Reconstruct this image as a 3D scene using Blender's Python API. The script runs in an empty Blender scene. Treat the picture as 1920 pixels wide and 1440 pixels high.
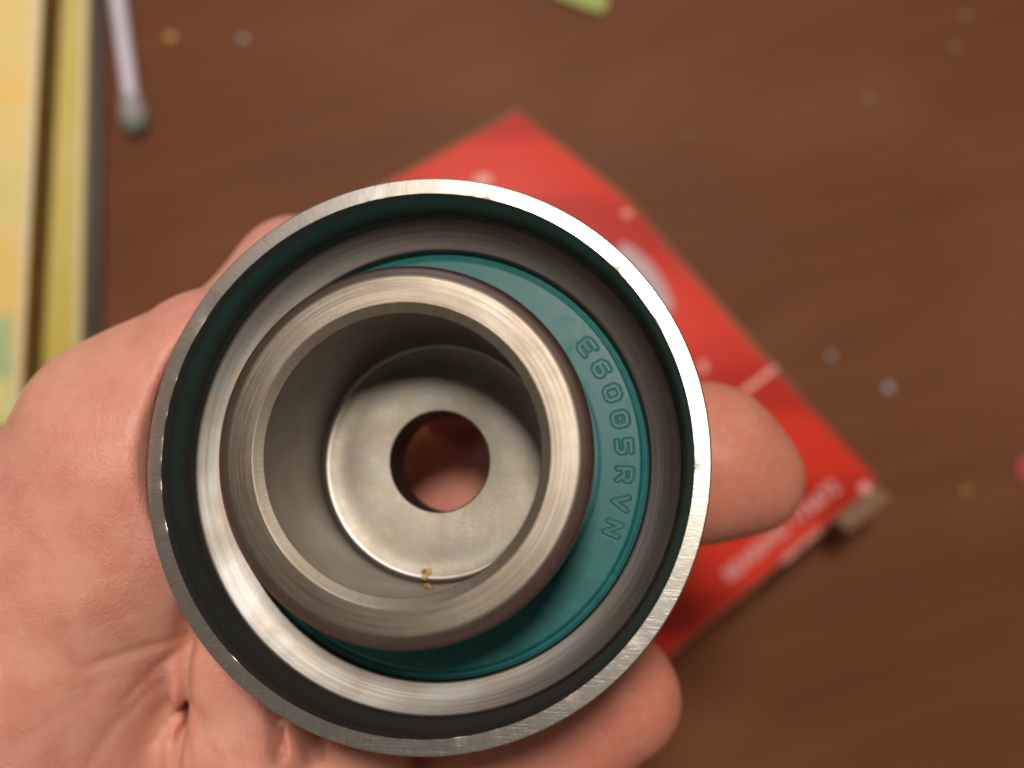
import bpy, bmesh, math, random
import numpy as np
from mathutils import Vector, Matrix

# ------------------------------------------------------------------ units: 1 unit = 1 cm
S = bpy.context.scene
S.unit_settings.system = 'METRIC'
S.unit_settings.scale_length = 0.01
COL = S.collection
FP, CAMH = 1800.0, 23.0            # focal length in photo pixels, camera height over the table

# ------------------------------------------------------------------ camera
cd = bpy.data.cameras.new('camera')
cam = bpy.data.objects.new('camera', cd); COL.objects.link(cam)
cam.location = (0, 0, CAMH); cam.rotation_euler = (0, 0, 0)
cd.sensor_width = 36.0; cd.lens = FP / 1920 * 36.0
cd.clip_start = 0.5; cd.clip_end = 500
cd.dof.use_dof = True; cd.dof.focus_distance = 9.95
cd.dof.aperture_fstop = 0.001 * cd.lens / 0.32
S.camera = cam

# ------------------------------------------------------------------ world: dim warm room
W = bpy.data.worlds.new('World'); S.world = W; W.use_nodes = True
wn = W.node_tree.nodes; wl = W.node_tree.links
bg = wn['Background']
tc = wn.new('ShaderNodeTexCoord'); sp = wn.new('ShaderNodeSeparateXYZ'); wl.new(tc.outputs['Generated'], sp.inputs[0])
rp = wn.new('ShaderNodeValToRGB'); wl.new(sp.outputs['Z'], rp.inputs[0])
rp.color_ramp.elements[0].position = 0.0; rp.color_ramp.elements[0].color = (0.28, 0.215, 0.17, 1)
e_ = rp.color_ramp.elements.new(0.80); e_.color = (0.24, 0.195, 0.16, 1)
rp.color_ramp.elements[-1].position = 0.97
rp.color_ramp.elements[-1].color = (0.035, 0.031, 0.028, 1)
wl.new(rp.outputs[0], bg.inputs['Color']); bg.inputs['Strength'].default_value = 1.0

# ------------------------------------------------------------------ lamps
def lamp(name, az, el, dist, size, power, col, target=(0, 0, 11)):
    l = bpy.data.lights.new(name, 'AREA'); l.shape = 'DISK'; l.size = size
    l.energy = power; l.color = col
    o = bpy.data.objects.new(name, l); COL.objects.link(o)
    a, e = math.radians(az), math.radians(el)
    d = Vector((math.cos(e) * math.cos(a), math.cos(e) * math.sin(a), math.sin(e)))
    o.location = Vector(target) + d * dist
    o.rotation_euler = d.to_track_quat('Z', 'Y').to_euler()
    return o
lamp('ceiling_lamp', 92, 66, 46, 9, 22500, (1.0, 0.915, 0.81))
lamp('window_glow', 98, 12, 70, 30, 3600, (0.60, 0.72, 1.0))
S.view_settings.view_transform = 'Standard'; S.view_settings.look = 'None'
S.view_settings.exposure = 0.0; S.view_settings.gamma = 1.0

# ------------------------------------------------------------------ helpers
def at(u, v, d):
    """a point d cm below the camera on the sight line through photo position (u, v)"""
    return Vector(((u - 960) / FP * d, -(v - 720) / FP * d, CAMH - d))

def link(o, parent=None):
    COL.objects.link(o)
    if parent is not None: o.parent = parent
    return o

def obj(name, verts, faces, mat, parent=None, smooth=True, sharp=35):
    me = bpy.data.meshes.new(name)
    me.from_pydata([tuple(v) for v in verts], [], [tuple(f) for f in faces])
    me.update()
    if smooth:
        me.polygons.foreach_set('use_smooth', [True] * len(me.polygons))
        if sharp: me.set_sharp_from_angle(angle=math.radians(sharp))
    me.materials.append(mat)
    return link(bpy.data.objects.new(name, me), parent)

def bmobj(name, bm, mat, parent=None, smooth=True, sharp=35):
    bmesh.ops.recalc_face_normals(bm, faces=bm.faces)
    me = bpy.data.meshes.new(name); bm.to_mesh(me); bm.free()
    if smooth:
        me.polygons.foreach_set('use_smooth', [True] * len(me.polygons))
        if sharp: me.set_sharp_from_angle(angle=math.radians(sharp))
    me.materials.append(mat)
    return link(bpy.data.objects.new(name, me), parent)

def empty(name, loc=(0, 0, 0)):
    o = bpy.data.objects.new(name, None); o.location = loc; o.empty_display_size = 0.5
    return link(o)

def tag(o, label=None, cat=None, group=None, kind=None):
    if label: o['label'] = label
    if cat: o['category'] = cat
    if group: o['group'] = group
    if kind: o['kind'] = kind
    return o

def revolve(name, prof, mat, parent, n=256, sharp=28, close=False):
    vs, fs = [], []
    m = len(prof)
    for i in range(n):
        a = 2 * math.pi * i / n
        c, s = math.cos(a), math.sin(a)
        vs += [(r * c, r * s, h) for r, h in prof]
    k = m if close else m - 1
    for i in range(n):
        j = (i + 1) % n
        for q in range(k):
            q2 = (q + 1) % m
            fs.append((i * m + q, j * m + q, j * m + q2, i * m + q2))
    return obj(name, vs, fs, mat, parent, True, sharp)

def arc(cx, cy, rx, ry, a0, a1, n):
    return [(cx + rx * math.cos(math.radians(a0 + (a1 - a0) * i / n)),
             cy + ry * math.sin(math.radians(a0 + (a1 - a0) * i / n))) for i in range(n + 1)]

def prism(name, top, h, mat, parent=None, bevel=0.03, seg=2):
    """slab whose upper face is the polygon top (world points, one height), h thick"""
    bm = bmesh.new()
    a = [bm.verts.new(p) for p in top]
    b = [bm.verts.new((p[0], p[1], p[2] - h)) for p in top]
    bm.faces.new(a); bm.faces.new(b[::-1])
    n = len(top)
    for i in range(n):
        j = (i + 1) % n
        bm.faces.new((a[i], b[i], b[j], a[j]))
    if bevel:
        bmesh.ops.bevel(bm, geom=list(bm.edges), offset=bevel, segments=seg, affect='EDGES', profile=0.5)
    return bmobj(name, bm, mat, parent, True, 30)

# ------------------------------------------------------------------ node helper
class NT:
    def __init__(s, name):
        s.m = bpy.data.materials.new(name); s.m.use_nodes = True
        s.t = s.m.node_tree; s.n = s.t.nodes; s.p = s.n['Principled BSDF']
    def put(s, sock, v):
        if isinstance(v, bpy.types.NodeSocket): s.t.links.new(v, sock)
        elif v is not None:
            if hasattr(sock, 'default_value') and isinstance(v, tuple) and len(v) == 3 and sock.type == 'RGBA': v = (*v, 1)
            sock.default_value = v
    def math(s, op, a, b=None, c=None, clamp=False):
        n = s.n.new('ShaderNodeMath'); n.operation = op; n.use_clamp = clamp
        for i, v in enumerate((a, b, c)):
            if v is not None: s.put(n.inputs[i], v)
        return n.outputs[0]
    def co(s, kind='Object'): return s.n.new('ShaderNodeTexCoord').outputs[kind]
    def sep(s, v):
        n = s.n.new('ShaderNodeSeparateXYZ'); s.put(n.inputs[0], v); return n.outputs
    def comb(s, x, y, z):
        n = s.n.new('ShaderNodeCombineXYZ')
        for i, v in enumerate((x, y, z)): s.put(n.inputs[i], v)
        return n.outputs[0]
    def mapv(s, v, scale=(1, 1, 1), rot=(0, 0, 0), loc=(0, 0, 0)):
        n = s.n.new('ShaderNodeMapping'); s.put(n.inputs[0], v)
        n.inputs['Scale'].default_value = scale; n.inputs['Rotation'].default_value = rot; n.inputs['Location'].default_value = loc
        return n.outputs[0]
    def noise(s, v, scale, detail=3, rough=0.5, dist=0.0):
        n = s.n.new('ShaderNodeTexNoise'); s.put(n.inputs['Vector'], v)
        n.inputs['Scale'].default_value = scale; n.inputs['Detail'].default_value = detail
        n.inputs['Roughness'].default_value = rough; n.inputs['Distortion'].default_value = dist
        return n.outputs[0]
    def voro(s, v, scale, feat='F1', out='Distance'):
        n = s.n.new('ShaderNodeTexVoronoi'); n.feature = feat; s.put(n.inputs['Vector'], v)
        n.inputs['Scale'].default_value = scale
        return n.outputs[out]
    def ramp(s, f, stops):
        n = s.n.new('ShaderNodeValToRGB'); s.put(n.inputs[0], f)
        e = n.color_ramp.elements
        while len(e) < len(stops): e.new(0.5)
        for i, (p, c) in enumerate(stops):
            e[i].position = p; e[i].color = (*c, 1) if isinstance(c, tuple) else (c, c, c, 1)
        return n.outputs[0]
    def mix(s, f, a, b, mode='MIX'):
        n = s.n.new('ShaderNodeMix'); n.data_type = 'RGBA'; n.blend_type = mode
        s.put(n.inputs[0], f); s.put(n.inputs[6], a); s.put(n.inputs[7], b)
        return n.outputs[2]
    def bump(s, h, dist, strength=1.0, prev=None):
        n = s.n.new('ShaderNodeBump'); s.put(n.inputs['Height'], h)
        n.inputs['Distance'].default_value = dist; n.inputs['Strength'].default_value = strength
        if prev is not None: s.put(n.inputs['Normal'], prev)
        return n.outputs[0]
    def set(s, **k):
        for a, v in k.items(): s.put(s.p.inputs[a.replace('_', ' ')], v)
        return s.m
    def polar(s):
        x, y, z = s.sep(s.co())
        r = s.math('SQRT', s.math('ADD', s.math('MULTIPLY', x, x), s.math('MULTIPLY', y, y)))
        ri = s.math('MAXIMUM', r, 0.01)
        return r, s.math('DIVIDE', x, ri), s.math('DIVIDE', y, ri), z
    def tangent(s):
        n = s.n.new('ShaderNodeTangent'); n.direction_type = 'RADIAL'; n.axis = 'Z'; return n.outputs[0]

def turned_metal(name, base, rough, ring=60, ringamt=0.0012, aniso=0.6, streak=0.0, grit=0.0, dirt=None, cross=0.0, metallic=1.0, gloss_var=0.15, mark=0.0, smark=0.0, gs=95):
    """lathe-turned or ground steel: fine rings, radial streaks, grit and slight tarnish in object space"""
    t = NT(name)
    r, cx_, cy_, z = t.polar()
    rings = t.noise(t.comb(t.math('MULTIPLY', r, ring), t.math('MULTIPLY', cx_, 1.3), t.math('MULTIPLY', cy_, 1.3)), 1.0, 2, 0.6)
    big = t.noise(t.co(), 1.6, 4, 0.6)
    fine = t.noise(t.co(), gs, 2, 0.7)
    nrm = t.bump(rings, ringamt)
    st = None
    if streak:
        st = t.noise(t.comb(t.math('MULTIPLY', cx_, 150), t.math('MULTIPLY', cy_, 150), t.math('MULTIPLY', r, 9)), 1.0, 3, 0.65)
        nrm = t.bump(st, streak, 1.0, nrm)
    if cross:
        sc = t.noise(t.mapv(t.co(), (3, 60, 3), (0, 0, 0.55)), 1.0, 2, 0.6)
        sc2 = t.math('MULTIPLY', t.ramp(sc, [(0.56, 0.0), (0.66, 1.0)]), t.ramp(t.sep(t.co())[1], [(0.0, 1.0), (1.0, 0.0)]))
        nrm = t.bump(sc2, -cross, 1.0, nrm)
    if grit: nrm = t.bump(fine, grit, 1.0, nrm)
    colr = t.mix(t.ramp(big, [(0.35, 0.0), (0.65, 1.0)]), base, tuple(c * k for c, k in zip(base, (0.86, 0.80, 0.72))))
    if dirt: colr = t.mix(t.ramp(t.noise(t.co(), 4.5, 5, 0.7), [(0.5, 0.0), (0.75, 0.6)]), colr, dirt)
    colr = t.mix(t.ramp(fine, [(0.3, 0.25), (0.7, 0.0)]), colr, tuple(c * 0.6 for c in base))
    pits = t.ramp(t.noise(t.co(), 38, 2, 0.5), [(0.70, 0.0), (0.76, 0.55)])
    colr = t.mix(pits, colr, tuple(c * 0.35 for c in base))
    if mark:
        k = t.math('ADD', 1.0, t.math('MULTIPLY', t.math('SUBTRACT', rings, 0.5), mark))
        colr = t.mix(1.0, colr, t.comb(k, k, k), 'MULTIPLY')
    if smark and st is not None:
        k = t.math('ADD', 1.0, t.math('MULTIPLY', t.math('SUBTRACT', st, 0.5), smark))
        colr = t.mix(1.0, colr, t.comb(k, k, k), 'MULTIPLY')
    rg = t.math('ADD', rough, t.math('MULTIPLY', t.math('SUBTRACT', big, 0.5), gloss_var))
    return t.set(Base_Color=colr, Metallic=metallic, Roughness=rg, Anisotropic=aniso, Tangent=t.tangent(), Normal=nrm)

def plain(name, colour, rough=0.5, spec=0.5, nscale=6, var=0.15, bump=0.0, metallic=0.0):
    t = NT(name)
    n = t.noise(t.co(), nscale, 4, 0.6)
    c = t.mix(t.ramp(n, [(0.35, 0.0), (0.65, 1.0)]), tuple(x * (1 - var) for x in colour), tuple(min(1, x * (1 + var)) for x in colour))
    t.set(Base_Color=c, Roughness=rough, Metallic=metallic)
    t.p.inputs['Specular IOR Level'].default_value = spec
    if bump: t.set(Normal=t.bump(t.noise(t.co(), nscale * 8, 3), bump))
    return t.m

# ------------------------------------------------------------------ table (setting)
t = NT('brown_wood_laminate')
co = t.mapv(t.co(), (1, 1, 1), (0, 0, math.radians(-17)))
g1 = t.noise(t.mapv(co, (0.10, 1.3, 1)), 1.0, 5, 0.62, 0.35)
g2 = t.noise(t.mapv(co, (0.6, 14, 1)), 1.0, 3, 0.6)
g3 = t.noise(t.mapv(co, (0.05, 0.32, 1)), 1.0, 2, 0.5)
c = t.ramp(g1, [(0.30, (0.145, 0.051, 0.021)), (0.50, (0.160, 0.058, 0.024)), (0.72, (0.180, 0.069, 0.030))])
c = t.mix(t.math('MULTIPLY', t.ramp(g2, [(0.35, 1.0), (0.62, 0.0)]), 0.12), c, (0.08, 0.028, 0.013))
g4 = t.noise(t.mapv(co, (0.11, 0.2, 1)), 1.0, 2, 0.5)
c = t.mix(t.math('MULTIPLY', t.ramp(g4, [(0.48, 0.0), (0.68, 1.0)]), 0.5), c, (0.23, 0.100, 0.052))
c = t.mix(t.math('MULTIPLY', g3, 0.4), c, (0.15, 0.052, 0.022))
t.set(Base_Color=c, Roughness=0.6, Normal=t.bump(g2, 0.01))
t.p.inputs['Specular IOR Level'].default_value = 0.15
bm = bmesh.new()
bmesh.ops.create_grid(bm, x_segments=4, y_segments=4, size=60)
tag(bmobj('table_top', bm, t.m), kind='structure')

# ------------------------------------------------------------------ the pulley (thing)
M_rim = turned_metal('ground_steel_face', (0.40, 0.385, 0.365), 0.37, ring=25, ringamt=0.0002, aniso=0.2, streak=0.0005, cross=0.0004, grit=0.0005, smark=0.8)
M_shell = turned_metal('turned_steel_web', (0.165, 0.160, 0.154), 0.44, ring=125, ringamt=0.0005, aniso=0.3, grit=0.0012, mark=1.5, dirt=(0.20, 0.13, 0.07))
M_wall = turned_metal('darkened_steel_wall', (0.34, 0.325, 0.31), 0.45, ring=20, ringamt=0.0002, aniso=0.2, metallic=1.0)
M_hub = turned_metal('turned_steel_bushing', (0.230, 0.204, 0.175), 0.45, ring=85, ringamt=0.0011, aniso=0.3, grit=0.0016, mark=1.8, dirt=(0.30, 0.23, 0.14))
M_hubside = turned_metal('bronzed_bushing_side', (0.26, 0.20, 0.18), 0.40, ring=30, ringamt=0.0008, aniso=0.3, dirt=(0.20, 0.10, 0.05))
M_bore = turned_metal('smooth_bore_steel', (0.34, 0.32, 0.30), 0.42, ring=10, ringamt=0.0001, aniso=0.2, grit=0.0002, gloss_var=0.05)
M_floor = turned_metal('blasted_plate_steel', (0.28, 0.262, 0.235), 0.50, ring=14, ringamt=0.0001, aniso=0.15, grit=0.0036, gs=68, streak=0.0004, smark=0.4, dirt=(0.38, 0.31, 0.20), gloss_var=0.1)

Rm = Matrix.Rotation(-0.136, 4, 'Y') @ Matrix.Rotation(-0.125, 4, 'X')
PUL = Matrix.Translation((-0.979, -0.757, CAMH - 9.977)) @ Rm
pulley = empty('tensioner_pulley'); pulley.matrix_world = PUL
tag(pulley, 'round steel tensioner pulley with green bearing seal, held in the hand', 'pulley')

# rolled and ground lip
rim_prof = [(3.0, -0.30), (3.0, -0.022), (2.998, -0.012), (2.993, -0.004), (2.984, 0.0), (2.976, 0.0), (2.838, 0.0), (2.830, 0.0), (2.828, -0.002)]
rim = revolve('ground_rim', rim_prof, M_rim, pulley, 320, 14)
# a little unevenness on the lip, nicks where the grinding stopped
rr = random.Random(4)
me = rim.data
for k in range(46):
    a = rr.uniform(0, 2 * math.pi); amt = rr.uniform(0.002, 0.007)
    i = int(a / (2 * math.pi) * 320)
    v = me.vertices[i * len(rim_prof) + rr.choice((6, 7))]
    v.co.x *= 1 + amt / 2.8; v.co.y *= 1 + amt / 2.8; v.co.z -= amt * 0.35
wall_prof = [(2.828, -0.0025), (2.803, -0.060), (2.785, -0.10), (2.762, -0.54)] + arc(2.672, -0.545, 0.090, 0.090, 0, -30, 4)[1:]
wall = revolve('inner_wall', wall_prof, M_wall, pulley, 256, 60)
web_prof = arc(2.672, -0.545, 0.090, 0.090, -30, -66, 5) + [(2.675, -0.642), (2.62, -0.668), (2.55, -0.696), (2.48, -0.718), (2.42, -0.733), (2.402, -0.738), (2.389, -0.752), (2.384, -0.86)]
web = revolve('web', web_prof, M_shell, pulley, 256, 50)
back_prof = [(3.0, -0.30), (3.0, -1.30), (2.97, -1.42), (2.88, -1.50), (2.45, -1.55), (2.38, -1.62), (2.35, -1.70), (1.0, -1.72), (0.60, -1.71)]
back = revolve('outer_shell', back_prof, M_shell, pulley, 256, 50)

# --- seal with embossed lettering: heightfield ring, dense where the letters stand
LET = {  # strokes in a 1 x 1 letter cell (x right, y up), polylines
 'E': [[(0.95, 1), (0.22, 1), (0.05, 0.85), (0.05, 0.15), (0.22, 0), (0.95, 0)], [(0.1, 0.5), (0.75, 0.5)]],
 '6': [[(0.85, 1), (0.35, 1), (0.08, 0.8), (0.05, 0.25), (0.25, 0.02), (0.75, 0.02), (0.95, 0.2), (0.95, 0.42), (0.78, 0.58), (0.12, 0.58)]],
 '0': [[(0.25, 0), (0.75, 0), (0.97, 0.2), (0.97, 0.8), (0.75, 1), (0.25, 1), (0.03, 0.8), (0.03, 0.2), (0.25, 0)]],
 'D': [[(0.25, 0), (0.75, 0), (0.97, 0.2), (0.97, 0.8), (0.75, 1), (0.25, 1), (0.03, 0.8), (0.03, 0.2), (0.25, 0)], [(0.5, 0.49), (0.5, 0.51)]],
 '5': [[(0.92, 1), (0.1, 1), (0.1, 0.58), (0.7, 0.58), (0.92, 0.42), (0.92, 0.18), (0.72, 0), (0.08, 0)]],
 'R': [[(0.08, 0), (0.08, 1), (0.7, 1), (0.92, 0.85), (0.92, 0.6), (0.72, 0.46), (0.1, 0.46)], [(0.55, 0.46), (0.95, 0)]],
 'V': [[(0.05, 1), (0.5, 0), (0.95, 1)]],
 'N': [[(0.08, 0), (0.08, 1), (0.92, 0), (0.92, 1)]],
}
RL, LH, LW = 2.122, 0.150, 0.150
SW = 0.0245                                   # half stroke
letters = list(zip('E60D5RVN', (36.9, 29.0, 20.9, 12.8, 4.6, -3.7, -12.0, -19.9)))
def letter_uv(ang, r, a0):
    """letter-cell coordinates (cm) of polar points, x along clockwise, y outward"""
    return -(ang - math.radians(a0)) * RL, r - RL
def stroke_dist(ang, r):
    d = np.full(np.broadcast(ang, r).shape, 9.0)
    for ch, a0 in letters:
        x, y = letter_uv(ang, r, a0)
        for pl in LET[ch]:
            for p, q in zip(pl, pl[1:]):
                ax, ay = (p[0] - .5) * LW, (p[1] - .5) * LH
                bx, by = (q[0] - .5) * LW, (q[1] - .5) * LH
                dx, dy = bx - ax, by - ay; L = dx * dx + dy * dy + 1e-9
                tt = np.clip(((x - ax) * dx + (y - ay) * dy) / L, 0, 1)
                d = np.minimum(d, np.hypot(x - ax - tt * dx, y - ay - tt * dy))
    return d
ang = np.concatenate([np.radians(np.linspace(-25, 43, 620, endpoint=False)), np.radians(np.linspace(43, 335, 260, endpoint=False))])
rad = np.array([1.50, 1.60, 1.70, 1.76, 1.80, 1.822, 1.832, 1.840, 1.848, 1.858, 1.88, 1.93] + list(np.linspace(1.98, 2.25, 72)) +
               [2.27, 2.285, 2.30, 2.312, 2.322, 2.332, 2.345, 2.358, 2.372, 2.384])
A, Rr = np.meshgrid(ang, rad, indexing='ij')
Hh = np.full(A.shape, -0.790)
Hh -= 0.010 * np.exp(-((Rr - 1.840) / 0.008) ** 2)
Hh += 0.010 * np.exp(-((Rr - 1.70) / 0.05) ** 2)
Hh -= 0.055 * np.clip((Rr - 2.292) / 0.03, 0, 1) ** 1.5
Hh += 0.030 * np.exp(-((Rr - 2.350) / 0.013) ** 2)
sd = stroke_dist(A, Rr)
Hh -= 0.007 * np.exp(-((sd - SW - 0.004) / 0.007) ** 2)          # cut outline round every stroke
t = NT('green_rubber_seal')
x, y, z = t.sep(t.co())
r_, cxx, cyy, zz = t.polar()
n1 = t.noise(t.co(), 7, 5, 0.65); n2 = t.noise(t.co(), 70, 3, 0.7)
scr = t.noise(t.comb(t.math('MULTIPLY', r_, 38), t.math('MULTIPLY', cxx, 2), t.math('MULTIPLY', cyy, 2)), 1.0, 3, 0.7)
bloom = t.math('MULTIPLY', t.ramp(n1, [(0.38, 0.0), (0.7, 1.0)]), 0.45)
c = t.mix(bloom, (0.005, 0.090, 0.090), (0.014, 0.125, 0.125))
c = t.mix(t.ramp(scr, [(0.66, 0.0), (0.78, 0.35)]), c, (0.10, 0.28, 0.26))
dust = t.ramp(t.noise(t.co(), 45, 2, 0.6), [(0.70, 0.0), (0.78, 1.0)])
smudge = t.ramp(t.noise(t.mapv(t.co(), (1, 1, 1), (0, 0, 0.4)), 3.0, 6, 0.75), [(0.52, 0.0), (0.66, 1.0)])
c = t.mix(t.math('MULTIPLY', dust, 0.35), c, (0.22, 0.34, 0.32))
c = t.mix(t.math('MULTIPLY', smudge, 0.30), c, (0.030, 0.17, 0.165))
t.set(Base_Color=c, Roughness=t.math('ADD', 0.36, t.math('MULTIPLY', t.math('ADD', n1, smudge), 0.14)), Specular_IOR_Level=0.35, Normal=t.bump(n2, 0.0012, 1.0, t.bump(scr, 0.0012)))
M_seal = t.m
na, nr = A.shape
vs = np.stack([Rr * np.cos(A), Rr * np.sin(A), Hh], -1).reshape(-1, 3)
ii, jj = np.meshgrid(np.arange(na), np.arange(nr - 1), indexing='ij')
i2 = (ii + 1) % na
fs = np.stack([ii * nr + jj, ii * nr + jj + 1, i2 * nr + jj + 1, i2 * nr + jj], -1).reshape(-1, 4)[:, ::-1]
seal = obj('bearing_seal', vs.tolist(), fs.tolist(), M_seal, pulley, True, None)
# raised strokes: one mesh per character, flat top with rounded shoulders
for ch, a0 in letters:
    n = 88
    gx = np.linspace(-LW * .5 - 0.04, LW * .5 + 0.04, n); gy = np.linspace(-LH * .5 - 0.04, LH * .5 + 0.04, n)
    GX, GY = np.meshgrid(gx, gy, indexing='ij')
    an = math.radians(a0) - GX / RL; ra = RL + GY
    save = letters; letters = [(ch, a0)]
    d = stroke_dist(an, ra); letters = save
    h = -0.790 - 0.010 + 0.018 * np.clip((SW - d) / 0.011 + 0.25, 0, 1) ** 0.7
    keep = d < SW + 0.001
    vv, idx = [], -np.ones((n, n), int)
    ff = []
    cell = keep[:-1, :-1] & keep[1:, :-1] & keep[1:, 1:] & keep[:-1, 1:]
    for i, j in zip(*np.nonzero(cell)):
        q = []
        for (p, s) in ((i, j), (i + 1, j), (i + 1, j + 1), (i, j + 1)):
            if idx[p, s] < 0:
                idx[p, s] = len(vv)
                vv.append((ra[p, s] * math.cos(an[p, s]), ra[p, s] * math.sin(an[p, s]), h[p, s]))
            q.append(idx[p, s])
        ff.append(q[::-1])
    o = obj('embossed_character', vv, ff, M_seal, seal, True, None)

# --- bushing in the middle
face_prof = [(1.470, 0.800), (1.482, 0.800), (1.710, 0.800), (1.722, 0.799), (1.738, 0.795), (1.755, 0.787), (1.772, 0.777)]
hubf = revolve('bushing_face', [(1.462, 0.7965)] + face_prof, M_hub, pulley, 320, 20)
M_chamfer = turned_metal('cut_chamfer_steel', (0.34, 0.31, 0.265), 0.46, ring=30, ringamt=0.0008, aniso=0.2, streak=0.0012, grit=0.0010, smark=0.9)
revolve('bore_chamfer', [(1.370, 0.735), (1.374, 0.743), (1.455, 0.792), (1.462, 0.7965)], M_chamfer, pulley, 320, 20)
side_prof = [(1.772, 0.777)] + arc(1.735, 0.65, 0.129, 0.132, 64, 0, 10) + [(1.862, 0.48), (1.80, 0.30), (1.74, 0.05), (1.73, -0.85)]
hubs = revolve('bushing_side', side_prof, M_hubside, pulley, 256, 60)
bore_prof = [(1.370, 0.735), (1.370, 0.70), (1.370, -0.96)] + [(1.370 - 0.075 * (1 - math.cos(a)), -0.96 - 0.085 * math.sin(a)) for a in [math.radians(x) for x in range(10, 91, 10)]]
bore = revolve('bushing_bore', bore_prof, M_bore, pulley, 256, 60)
floor_prof = [(1.295, -1.045), (1.255, -1.058), (1.205, -1.069), (1.14, -1.074), (1.06, -1.073), (0.600, -1.062), (0.585, -1.066), (0.576, -1.078)]
floorp = revolve('base_plate', floor_prof, M_floor, pulley, 192, 40)

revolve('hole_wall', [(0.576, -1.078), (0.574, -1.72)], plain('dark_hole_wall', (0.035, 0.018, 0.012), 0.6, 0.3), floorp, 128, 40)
# --- grease beads at the foot of the bore
t = NT('clear_amber_grease')
t.set(Base_Color=(0.95, 0.72, 0.30), Roughness=0.08, IOR=1.42)
t.p.inputs['Transmission Weight'].default_value = 0.75
M_drop = t.m
M_amber = plain('dried_amber_grease', (0.30, 0.17, 0.03), 0.25, 0.6, 30, 0.5, 0.01)
def bead(name, pos, sx, sy, sz, mat, seed):
    bm = bmesh.new(); bmesh.ops.create_icosphere(bm, subdivisions=3, radius=1.0)
    r = random.Random(seed); ph = [r.uniform(0, 6) for _ in range(3)]
    for v in bm.verts:
        k = 1 + 0.18 * math.sin(3 * v.co.x + ph[0]) * math.sin(4 * v.co.y + ph[1]) + 0.1 * math.sin(5 * v.co.z + ph[2])
        v.co = Vector((v.co.x * sx * k, v.co.y * sy * k, v.co.z * sz * k)) + Vector(pos)
    return bmobj(name, bm, mat, pulley, True, None)
bead('grease_bead', (-0.075, -1.245, -1.035), 0.030, 0.045, 0.035, M_drop, 1)
bead('grease_bead', (-0.115, -1.300, -0.985), 0.028, 0.035, 0.035, M_drop, 2)
bead('grease_smear', (-0.130, -1.262, -1.045), 0.034, 0.045, 0.020, M_amber, 3)
bead('grease_smear', (-0.060, -1.365, -0.78), 0.022, 0.014, 0.13, M_amber, 4)
bead('grease_smear', (0.030, -1.364, -0.52), 0.020, 0.012, 0.15, M_amber, 5)
bead('grease_smear', (0.105, -1.362, -0.30), 0.045, 0.012, 0.08, M_amber, 7)
bead('grease_bead', (0.005, -1.355, -0.58), 0.018, 0.018, 0.12, M_drop, 6)
bead('grease_bead', (0.075, -1.352, -0.38), 0.018, 0.018, 0.06, M_drop, 8)

# ------------------------------------------------------------------ hand: one continuous surface from a distance field
def cap(X, Y, Z, a, b, ra, rb):
    ax, ay, az = a; dx, dy, dz = b[0] - ax, b[1] - ay, b[2] - az
    L = dx * dx + dy * dy + dz * dz + 1e-9
    tt = np.clip(((X - ax) * dx + (Y - ay) * dy + (Z - az) * dz) / L, 0, 1)
    return np.sqrt((X - ax - tt * dx) ** 2 + (Y - ay - tt * dy) ** 2 + (Z - az - tt * dz) ** 2) - (ra + (rb - ra) * tt)
def smin(a, b, k):
    h = np.clip(0.5 + 0.5 * (b - a) / k, 0, 1)
    return b + (a - b) * h - k * h * (1 - h)
def surface_nets(V, org, h):
    s = V < 0
    nx, ny, nz = V.shape
    cnt = np.zeros((nx - 1, ny - 1, nz - 1), np.int8)
    for i in (0, 1):
        for j in (0, 1):
            for k in (0, 1):
                cnt += s[i:nx - 1 + i, j:ny - 1 + j, k:nz - 1 + k]
    act = (cnt > 0) & (cnt < 8)
    idx = -np.ones(act.shape, np.int64)
    C = np.argwhere(act); idx[tuple(C.T)] = np.arange(len(C))
    acc = np.zeros((len(C), 3)); w = np.zeros(len(C))
    cr = [(i, j, k) for i in (0, 1) for j in (0, 1) for k in (0, 1)]
    for a in cr:
        for ax in range(3):
            if a[ax]: continue
            b = list(a); b[ax] = 1
            va = V[C[:, 0] + a[0], C[:, 1] + a[1], C[:, 2] + a[2]]
            vb = V[C[:, 0] + b[0], C[:, 1] + b[1], C[:, 2] + b[2]]
            m = (va < 0) != (vb < 0)
            tt = np.where(m, va / np.where(m, va - vb, 1), 0)
            p = np.tile(np.array(a, float), (len(C), 1)); p[:, ax] += tt
            acc[m] += p[m]; w[m] += 1
    verts = (C + acc / w[:, None]) * h + org
    quads = []
    for ax in range(3):
        sl0 = [slice(None)] * 3; sl1 = [slice(None)] * 3
        sl0[ax] = slice(0, -1); sl1[ax] = slice(1, None)
        d = s[tuple(sl0)] != s[tuple(sl1)]
        E_ = np.argwhere(d)
        o1, o2 = [(1, 2), (2, 0), (0, 1)][ax]
        ok = (E_[:, o1] > 0) & (E_[:, o2] > 0) & (E_[:, o1] < V.shape[o1] - 1) & (E_[:, o2] < V.shape[o2] - 1)
        E_ = E_[ok]
        def g(a, b):
            Q = E_.copy(); Q[:, o1] -= a; Q[:, o2] -= b
            return idx[Q[:, 0], Q[:, 1], Q[:, 2]]
        q = np.stack([g(1, 1), g(0, 1), g(0, 0), g(1, 0)], -1)
        ins = s[E_[:, 0], E_[:, 1], E_[:, 2]]
        q[~ins] = q[~ins][:, ::-1]
        quads.append(q)
    return verts, np.concatenate(quads)

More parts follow.
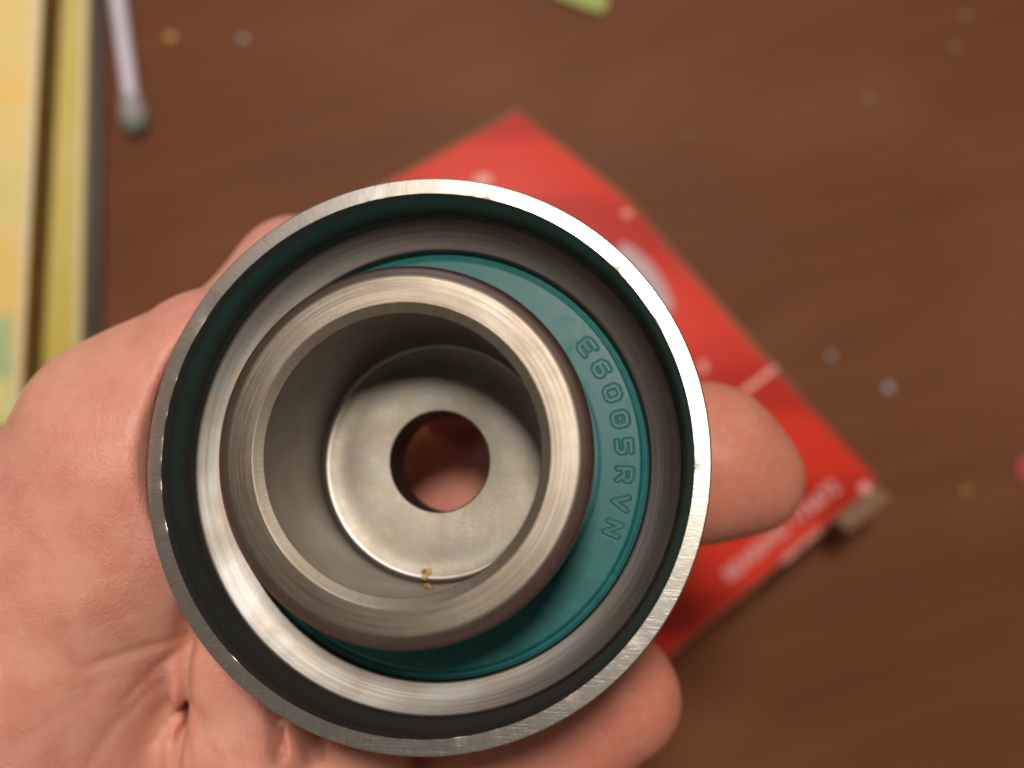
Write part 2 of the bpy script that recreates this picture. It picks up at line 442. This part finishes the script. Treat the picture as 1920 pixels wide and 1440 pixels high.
HV = 0.055
lo = np.array([-9.6, -9.4, CAMH - 15.6]); hi = np.array([5.0, 3.4, CAMH - 9.3])
ax_ = [np.arange(lo[i], hi[i], HV, dtype=np.float32) for i in range(3)]
X, Y, Z = np.meshgrid(*ax_, indexing='ij', sparse=True)
def chain(pts):
    d = None
    for p, q in zip(pts, pts[1:]):
        a, b = at(*p[:3]), at(*q[:3])
        c_ = cap(X, Y, Z, a, b, p[3], q[3])
        d = c_ if d is None else smin(d, c_, 0.25)
    return d
# thumb base and web on the left, running up behind the pulley
thumb = chain([(-20, 1900, 12.6, 2.3), (30, 1480, 12.1, 1.93), (85, 1220, 12.0, 1.72), (215, 1000, 11.95, 1.70), (300, 875, 11.9, 1.72), (440, 765, 11.8, 1.50)])
index = chain([(430, 780, 12.3, 1.25), (506, 616, 12.7, 0.92), (561, 537, 12.9, 0.885), (740, 600, 13.8, 0.98), (900, 700, 14.2, 1.0), (1000, 760, 14.3, 0.9)])  # far links, unseen under the pulley, added to block light reaching the hole
palm = chain([(150, 1800, 14.2, 2.0), (400, 1250, 14.3, 1.7), (600, 1050, 14.3, 1.2), (820, 1130, 14.6, 1.0)])  # last links unseen below the pulley, put in to keep side light off the hole
H = smin(thumb, palm, 0.35)
H = smin(H, index, 0.35)
# fingers under the pulley, pads upward
middle = chain([(560, 1060, 15.0, 1.2), (820, 950, 14.8, 1.15), (1180, 872, 13.0, 0.97), (1325, 860, 12.45, 0.985)])
middle = smin(middle, chain([(1250, 905, 12.5, 0.80), (1402, 900, 12.5, 0.715)]), 0.3)
ring = chain([(480, 1400, 14.0, 1.15), (700, 1560, 13.2, 1.05), (950, 1440, 12.6, 0.98), (1148, 1305, 12.3, 0.88)])
H = smin(H, middle, 0.3)
H = smin(H, ring, 0.18)
# folded flesh of the palm between the thumb base and the ring finger
f1 = chain([(560, 1700, 12.0, 1.0), (450, 1420, 11.7, 0.83), (425, 1250, 11.55, 0.60), (400, 1120, 11.5, 0.50)])
f2 = chain([(640, 1620, 12.3, 0.55), (535, 1370, 11.9, 0.36), (490, 1250, 11.9, 0.32)])
f3 = chain([(800, 1640, 12.4, 0.8), (660, 1430, 12.1, 0.62), (600, 1300, 12.2, 0.5)])
H = smin(H, chain([(326, 1290, 12.15, 0.36), (320, 1370, 11.98, 0.46), (330, 1480, 12.0, 0.55)]), 0.20)
H = smin(H, f1, 0.11); H = smin(H, f2, 0.07); H = smin(H, f3, 0.07)
# wrinkles: grooves along lines on the skin
def groove(pts, depth, width, d=10.7, zmin=None):
    global H
    P_ = [at(u, v, d) for u, v in pts]
    dist = None
    for a, b in zip(P_, P_[1:]):
        dx, dy = b.x - a.x, b.y - a.y; L = dx * dx + dy * dy + 1e-9
        tt = np.clip(((X - a.x) * dx + (Y - a.y) * dy) / L, 0, 1)
        q = np.hypot(X - a.x - tt * dx, Y - a.y - tt * dy)
        dist = q if dist is None else np.minimum(dist, q)
    H = H + (0.6 * depth * np.exp(-(dist / width) ** 2)).astype(np.float32) * (Z > CAMH - 13)
groove([(352, 1150), (335, 1190), (322, 1260), (318, 1330), (305, 1395), (300, 1450)], 0.34, 0.11)
groove([(462, 1280), (488, 1360), (505, 1450)], 0.34, 0.05)
groove([(540, 1340), (556, 1400), (562, 1470)], 0.6, 0.07)
groove([(790, 1400), (812, 1450)], 0.40, 0.10)
for pts, dp, wd in [
    ([(180, 1240), (250, 1222), (330, 1212)], 0.055, 0.05), ([(215, 1330), (270, 1270), (330, 1225)], 0.065, 0.05),
    ([(160, 1440), (200, 1370), (260, 1310)], 0.045, 0.06), ([(240, 1440), (275, 1395), (305, 1370)], 0.065, 0.05),
    ([(285, 1440), (300, 1400)], 0.05, 0.05), ([(345, 1440), (325, 1385), (322, 1330)], 0.05, 0.05),
    ([(400, 1440), (360, 1370), (330, 1320)], 0.05, 0.06), ([(455, 1440), (400, 1385), (345, 1340)], 0.03, 0.05),
    ([(48, 765), (75, 752), (110, 760)], 0.03, 0.04), ([(60, 1380), (120, 1330), (180, 1300)], 0.02, 0.07),
    ([(40, 1230), (150, 1170), (260, 1140)], 0.015, 0.09), ([(20, 1110), (120, 1080), (240, 1060)], 0.012, 0.08),
    ([(110, 1440), (150, 1330), (160, 1250)], 0.02, 0.08)]:
    groove(pts, dp, wd)
# gentle lumpiness
H = H + 0.022 * np.sin(X * 2.1 + 1.3 * np.sin(Y * 1.7)) * np.sin(Y * 2.4 + 1.1 * np.sin(Z * 2.0)) 
# flesh yields where the pulley presses into it
inv = np.array(PUL.inverted())
lx = inv[0, 0] * X + inv[0, 1] * Y + inv[0, 2] * Z + inv[0, 3]
ly = inv[1, 0] * X + inv[1, 1] * Y + inv[1, 2] * Z + inv[1, 3]
lz = inv[2, 0] * X + inv[2, 1] * Y + inv[2, 2] * Z + inv[2, 3]
pr = np.sqrt(lx ** 2 + ly ** 2)
solid = np.maximum(pr - 3.015, -1.735 - lz)
H = -smin(-H, solid, 0.07)
H = H.astype(np.float32)
for k in range(3):
    sl = [slice(None)] * 3
    sl[k] = 0; H[tuple(sl)] = 1; sl[k] = -1; H[tuple(sl)] = 1
hv, hf = surface_nets(H, lo, HV)
del H, lx, ly, lz, pr, solid, thumb, palm, index, middle, ring

t = NT('skin')
co = t.co()
big = t.noise(co, 0.55, 3, 0.5); mid = t.noise(co, 2.2, 4, 0.6); sm = t.noise(co, 11, 3, 0.6)
c = t.mix(t.ramp(big, [(0.38, 0.0), (0.62, 1.0)]), (0.62, 0.310, 0.235), (0.58, 0.265, 0.215))
c = t.mix(t.math('MULTIPLY', t.ramp(mid, [(0.42, 0.0), (0.68, 1.0)]), 0.5), c, (0.53, 0.180, 0.130))
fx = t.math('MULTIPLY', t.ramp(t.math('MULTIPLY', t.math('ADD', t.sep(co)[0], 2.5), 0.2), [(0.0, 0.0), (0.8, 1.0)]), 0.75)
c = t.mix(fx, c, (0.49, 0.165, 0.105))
c = t.mix(t.math('MULTIPLY', t.ramp(sm, [(0.40, 0.0), (0.70, 1.0)]), 0.25), c, (0.64, 0.36, 0.25))
wob = t.n.new('ShaderNodeVectorMath'); wob.operation = 'ADD'
nz = t.n.new('ShaderNodeTexNoise'); nz.inputs['Scale'].default_value = 3.0; t.put(nz.inputs['Vector'], co)
sc_ = t.n.new('ShaderNodeVectorMath'); sc_.operation = 'SCALE'; sc_.inputs['Scale'].default_value = 0.35
t.put(sc_.inputs[0], nz.outputs['Color']); t.put(wob.inputs[0], co); t.put(wob.inputs[1], sc_.outputs[0])
wv = wob.outputs[0]
cells = t.voro(t.mapv(wv, (1.0, 0.55, 0.8), (0, 0, 0.5)), 21, 'DISTANCE_TO_EDGE')
lines = t.ramp(cells, [(0.0, 0.0), (0.22, 1.0)])
l2 = t.noise(t.mapv(wv, (2.2, 17, 4), (0, 0, 0.45)), 1.0, 3, 0.6)
l3 = t.noise(t.mapv(wv, (20, 3, 4), (0, 0, 0.15)), 1.0, 3, 0.6)
msk = t.ramp(t.noise(co, 1.1, 3, 0.6), [(0.35, 0.15), (0.6, 1.0)])
pores = t.ramp(t.voro(t.mapv(wv, (1.0, 0.6, 0.8), (0, 0, 0.9)), 27), [(0.0, 1.0), (0.55, 0.0)])
nrm = t.bump(t.math('MULTIPLY', lines, msk), 0.0036)
nrm = t.bump(t.math('MULTIPLY', pores, msk), 0.0034, 1.0, nrm)
nrm = t.bump(l2, 0.0050, 1.0, nrm)
nrm = t.bump(t.math('MULTIPLY', l3, msk), 0.0050, 1.0, nrm)
nrm = t.bump(t.noise(co, 55, 2, 0.6), 0.002, 1.0, nrm)
t.set(Base_Color=c, Roughness=t.math('ADD', 0.37, t.math('MULTIPLY', sm, 0.26)), Normal=nrm)
p = t.p
p.inputs['Subsurface Weight'].default_value = 0.8
p.inputs['Subsurface Radius'].default_value = (1.0, 0.32, 0.16)
p.inputs['Subsurface Scale'].default_value = 0.22
p.inputs['Specular IOR Level'].default_value = 0.38
hand = obj('hand', hv.tolist(), hf.tolist(), t.m, None, True, None)
tag(hand, 'bare left hand gripping the pulley, two fingertips showing past its rim', 'hand')

# ------------------------------------------------------------------ red cardboard box on the table
t = NT('red_printed_card')
n1 = t.noise(t.co(), 0.8, 3, 0.5)
sw = t.n.new('ShaderNodeTexWave'); sw.wave_type = 'RINGS'; sw.inputs['Scale'].default_value = 0.16; sw.inputs['Distortion'].default_value = 3.0
t.put(sw.inputs['Vector'], t.mapv(t.co(), (1, 1, 1), (0, 0, 0), (-3.2, -1.5, 0)))
c = t.mix(t.math('MULTIPLY', t.ramp(sw.outputs[0], [(0.40, 0.0), (0.9, 1.0)]), 0.85), (0.64, 0.034, 0.014), (0.38, 0.014, 0.010))
c = t.mix(t.math('MULTIPLY', n1, 0.25), c, (0.72, 0.06, 0.03))
t.set(Base_Color=c, Roughness=0.5, Specular_IOR_Level=0.3)
M_red = t.m
M_kraft = plain('kraft_card', (0.25, 0.145, 0.088), 0.8, 0.2, 8, 0.12, 0.01)
M_white = plain('white_print', (0.66, 0.36, 0.34), 0.5, 0.4, 12, 0.06)
M_pinkline = plain('thin_white_print', (0.74, 0.36, 0.30), 0.5, 0.4, 12, 0.06)
DB = 20.6
corners = [at(968, 200, DB), at(1182, 370, DB), at(1408, 634, DB), at(1655, 905, DB), at(1228, 1262, DB), at(560, 430, DB)]
box = empty('cardboard_box', (0, 0, 0))
tag(box, 'red printed cardboard box lying on the table under the hand', 'box')
cen = (corners[0] + corners[3] + corners[4] + corners[5]) / 4
def shrink(ps, k, dz=0): return [cen + (p - cen) * (1 - k / (p - cen).length) + Vector((0, 0, dz)) for p in ps]
prism('box_body', shrink(corners, 0.0, -0.035), CAMH - DB - 0.04, M_kraft, box, 0.10, 4)
prism('printed_lid', shrink(corners, 0.10), 0.10, M_red, box, 0.045, 3)
# plain card flap folded out by the near right corner
prism('card_flap', [at(1640, 912, DB + 0.1), at(1674, 932, DB + 0.1), at(1592, 998, DB + 0.1), at(1562, 970, DB + 0.1)], 0.06, M_kraft, box, 0.015, 1)
ex = (corners[3] - corners[4]).normalized(); ey = Vector((-ex.y, ex.x, 0))
def text(name, body, pos, size, mat, ext=0.003):
    cu = bpy.data.curves.new(name, 'FONT'); cu.body = body; cu.size = size; cu.extrude = ext; cu.space_character = 0.98
    cu.offset = size * 0.02
    o = bpy.data.objects.new(name, cu)
    me = bpy.data.meshes.new_from_object(o); bpy.data.objects.remove(o); me.materials.clear(); me.materials.append(mat)
    me.name = name
    ob = link(bpy.data.objects.new(name, me), box)
    ob.matrix_local = Matrix.Translation(pos) @ Matrix((( ex.x, ey.x, 0, 0), (ex.y, ey.y, 0, 0), (0, 0, 1, 0), (0, 0, 0, 1)))
    return ob
up = Vector((0, 0, 0.008))
text('printed_lettering', 'BEARING 176672', at(1368, 1092, DB) + up, 0.43, M_white)
text('printed_lettering', 'GERMANY', at(1470, 1058, DB) + up, 0.24, M_pinkline)
def strip(name, u0, v0, u1, v1, w, mat):
    a, b = at(u0, v0, DB) + up, at(u1, v1, DB) + up
    d = (b - a).normalized(); n = Vector((-d.y, d.x, 0)) * w / 2
    return prism(name, [a - n, b - n, b + n, a + n][::-1], 0.006, mat, box, 0)
strip('printed_line', 1150, 925, 1455, 688, 0.12, M_pinkline)
def blob(name, cu_, cv_, rx, ry, rot, mat, a0=0, a1=360, inner=0.0):
    c_ = at(cu_, cv_, DB) + up; n = 48; out = []
    ins = []
    for i in range(n + 1):
        a = math.radians(a0 + (a1 - a0) * i / n)
        for lst, k in ((out, 1.0), (ins, inner)):
            x_, y_ = rx * k * math.cos(a), ry * k * math.sin(a)
            lst.append(c_ + Vector((x_ * math.cos(rot) - y_ * math.sin(rot), x_ * math.sin(rot) + y_ * math.cos(rot), 0)))
    vs_ = out + ins; fs_ = [(i, i + 1, n + 1 + i + 1, n + 1 + i) for i in range(n)]
    return obj(name, vs_, fs_, mat, box, False)
M_logo = plain('white_grey_print', (0.50, 0.34, 0.36), 0.5, 0.4, 5, 0.12)
blob('printed_ring', 1080, 620, 2.15, 2.15, 0, M_logo, 12, 62, 0.74)
blob('printed_dot', 1176, 400, 0.10, 0.08, 0, M_pinkline)
blob('printed_dot', 905, 338, 0.20, 0.12, 0.2, M_pinkline)
blob('printed_dot', 1318, 688, 0.08, 0.14, 0, M_pinkline)
blob('printed_dot', 1622, 915, 0.13, 0.13, 0, M_pinkline)

# ------------------------------------------------------------------ two books by the left edge
def book_mat(name, stops, sc):
    t = NT(name)
    n_ = t.noise(t.mapv(t.co(), (0.5, 1, 1)), sc, 3, 0.5, 0.4)
    t.set(Base_Color=t.ramp(n_, stops), Roughness=0.5)
    t.p.inputs['Specular IOR Level'].default_value = 0.4
    return t.m
M_cover = book_mat('yellow_picture_cover', [(0.30, (0.66, 0.62, 0.20)), (0.45, (0.80, 0.63, 0.25)), (0.55, (0.86, 0.58, 0.16)), (0.70, (0.86, 0.74, 0.38))], 0.36)
M_side = plain('shaded_page_edge', (0.22, 0.145, 0.05), 0.7, 0.2, 3, 0.15)  # cream pages toned olive: shade on the page side is put into the colour
M_ledge = book_mat('yellow_cover', [(0.35, (0.62, 0.50, 0.10)), (0.65, (0.66, 0.52, 0.17))], 0.5)
M_cream = plain('cream_edging', (0.78, 0.68, 0.46), 0.5, 0.3, 6, 0.08)
M_green = plain('pale_green_print', (0.46, 0.56, 0.28), 0.5, 0.4, 2, 0.12)
M_greenb = plain('yellow_green_print', (0.66, 0.64, 0.26), 0.5, 0.4, 2, 0.12)
M_dark = plain('book_shadow_brown', (0.060, 0.038, 0.034), 0.55, 0.4, 5, 0.2)  # tone of the shadow beside the books, as a surface colour
DU, DL, DD = 21.4, 22.55, 22.93
ub = empty('book', at(-200, 400, DU)); tag(ub, 'yellow picture-covered book, upper one of the stack at the left edge', 'book', 'books stacked by the left edge')
def bprism(name, top, h, mat, par, bevel=0.02):
    o = prism(name, [p - par.location for p in top], h, mat, None, bevel); o.parent = par; return o
bprism('cover', [at(-420, -260, DU), at(92, -260, DU), at(36, 803, DU), at(-420, 803, DU)], 0.10, M_cover, ub, 0.035)
bprism('cover_edging', [at(76, -260, DU - 0.004), at(88, -260, DU - 0.004), at(33, 798, DU - 0.004), at(22, 798, DU - 0.004)], 0.02, M_cream, ub, 0.004)
bprism('page_block', [at(-420, -260, DU + 0.10), at(88, -260, DU + 0.10), at(33, 797, DU + 0.10), at(-420, 797, DU + 0.10)], DL - DU - 0.10, M_side, ub, 0.0)
bprism('printed_patch', [at(-420, 640, DU - 0.004), at(24, 590, DU - 0.004), at(24, 715, DU - 0.004), at(-420, 715, DU - 0.004)], 0.006, M_green, ub, 0.0)
bprism('printed_patch', [at(-420, 716, DU - 0.004), at(24, 716, DU - 0.004), at(20, 797, DU - 0.004), at(-420, 797, DU - 0.004)], 0.006, M_greenb, ub, 0.0)
lb = empty('book', at(-200, 400, DL)); tag(lb, 'yellow book with added dark shadow strip, lower one of the stack, lying on the table', 'book', 'books stacked by the left edge')
bprism('cover', [at(-380, -260, DL), at(170, -260, DL), at(147, 840, DL), at(-380, 840, DL)], 0.22, M_ledge, lb, 0.04)
bprism('cover_edging', [at(158, -260, DL - 0.004), at(168, -260, DL - 0.004), at(146, 836, DL - 0.004), at(137, 836, DL - 0.004)], 0.02, M_cream, lb, 0.004)
bprism('shadow_strip', [at(-380, -260, DD - 0.14), at(196, -260, DD - 0.14), at(184, 850, DD - 0.14), at(-380, 850, DD - 0.14)], 0.20, M_dark, lb, 0.02)  # thin dark slab standing in for the shadow beside the books

# ------------------------------------------------------------------ cotton swab, scraps and crumbs
def tube(name, pts, rads, mat, parent=None, n=24):
    vs_, fs_ = [], []
    for k, (p, r) in enumerate(zip(pts, rads)):
        d = ((pts[min(k + 1, len(pts) - 1)] - pts[max(k - 1, 0)])).normalized()
        s_ = d.cross(Vector((0, 0, 1))).normalized(); u_ = s_.cross(d)
        for i in range(n):
            a = 2 * math.pi * i / n
            vs_.append(p + s_ * r * math.cos(a) + u_ * r * math.sin(a))
    for k in range(len(pts) - 1):
        for i in range(n):
            j = (i + 1) % n
            fs_.append((k * n + i, k * n + j, (k + 1) * n + j, (k + 1) * n + i))
    fs_.append(tuple(range(n))[::-1]); fs_.append(tuple((len(pts) - 1) * n + i for i in range(n)))
    return obj(name, vs_, fs_, mat, parent, True, 60)
M_stick = plain('lilac_white_plastic', (0.66, 0.62, 0.72), 0.35, 0.5, 4, 0.05)
M_cotton = plain('cotton', (0.48, 0.44, 0.45), 0.9, 0.2, 20, 0.08, 0.02)
M_tip = plain('stained_cotton', (0.30, 0.36, 0.30), 0.8, 0.2, 14, 0.2, 0.03)
sw0 = empty('cotton_swab', at(250, 150, 22.7)); tag(sw0, 'white cotton swab with grey-green tip lying beside the books', 'cotton swab')
def rel(p): return p - sw0.location
a, b = rel(at(205, -120, 22.7)), rel(at(246, 185, 22.7))
tube('stick', [a, a.lerp(b, .5), b], [0.20, 0.19, 0.185], M_stick, sw0)
dirv = (b - a).normalized()
tube('cotton_head', [b - dirv * .05, b + dirv * .1, b + dirv * .25, b + dirv * .42, b + dirv * 0.52], [0.205, 0.25, 0.295, 0.30, 0.29], M_cotton, sw0)
tube('stained_tip', [b + dirv * .515, b + dirv * .62, b + dirv * .72, b + dirv * .80, b + dirv * .84], [0.285, 0.28, 0.23, 0.13, 0.04], M_tip, sw0)

M_leaf = plain('pale_green_paper', (0.36, 0.42, 0.12), 0.6, 0.3, 5, 0.15)
g = prism('paper_scrap', [at(1010, -60, 22.8), at(1115, -60, 22.8), at(1142, 6, 22.85), at(1128, 24, 22.88), at(1100, 16, 22.86), at(1040, -8, 22.82)], 0.03, M_leaf, None, 0.005, 1)
tag(g, 'pale green paper scrap at the top edge of the table', 'paper')
g = prism('paper_scrap', [at(1908, 862, 22.85), at(1990, 830, 22.85), at(1995, 930, 22.85), at(1912, 898, 22.85)], 0.04, plain('pink_paper', (0.50, 0.08, 0.10), 0.6, 0.3), None, 0.005, 1)
tag(g, 'small pink paper scrap at the right edge of the table', 'paper')
crumbs = [(320, 72, .15, (0.75, 0.42, 0.12), 'orange crumb on the table right of the cotton swab'),
          (455, 74, .13, (0.62, 0.46, 0.40), 'pale pinkish crumb on the table, second from the cotton swab'),
          (1628, 187, .09, (0.60, 0.38, 0.24), 'faint tan crumb on the upper right of the table, nearest the box'),
          (1790, 88, .09, (0.55, 0.36, 0.16), 'tan crumb near the upper right corner, lower of two'),
          (1812, 30, .09, (0.55, 0.36, 0.18), 'tan crumb near the upper right corner, upper of two'),
          (1558, 668, .10, (0.52, 0.50, 0.50), 'bluish white crumb right of the box, the one nearer the box'),
          (1665, 728, .13, (0.62, 0.60, 0.62), 'bluish white crumb right of the box, the brighter farther one'),
          (1812, 920, .11, (0.60, 0.40, 0.08), 'yellow crumb on the table right of the box corner'),
          (1290, 255, .08, (0.50, 0.34, 0.24), 'faint brownish crumb on the table above the box edge')]
for i, (u, v, r, colr, lab) in enumerate(crumbs):
    rnd = random.Random(i)
    bm = bmesh.new(); bmesh.ops.create_icosphere(bm, subdivisions=2, radius=r)
    for q in bm.verts:
        q.co *= 1 + rnd.uniform(-.2, .2); q.co.z *= 0.6
    o = bmobj('crumb', bm, plain('crumb_' + ('tan', 'pale', 'white')[i % 3], tuple(x * 0.6 for x in colr), 0.3, 0.6, 10, 0.2), None, True, None)
    pt = at(u, v, 22.93); o.location = (pt.x, pt.y, r * 0.55)
    tag(o, lab, 'crumb', 'crumbs scattered on the table')
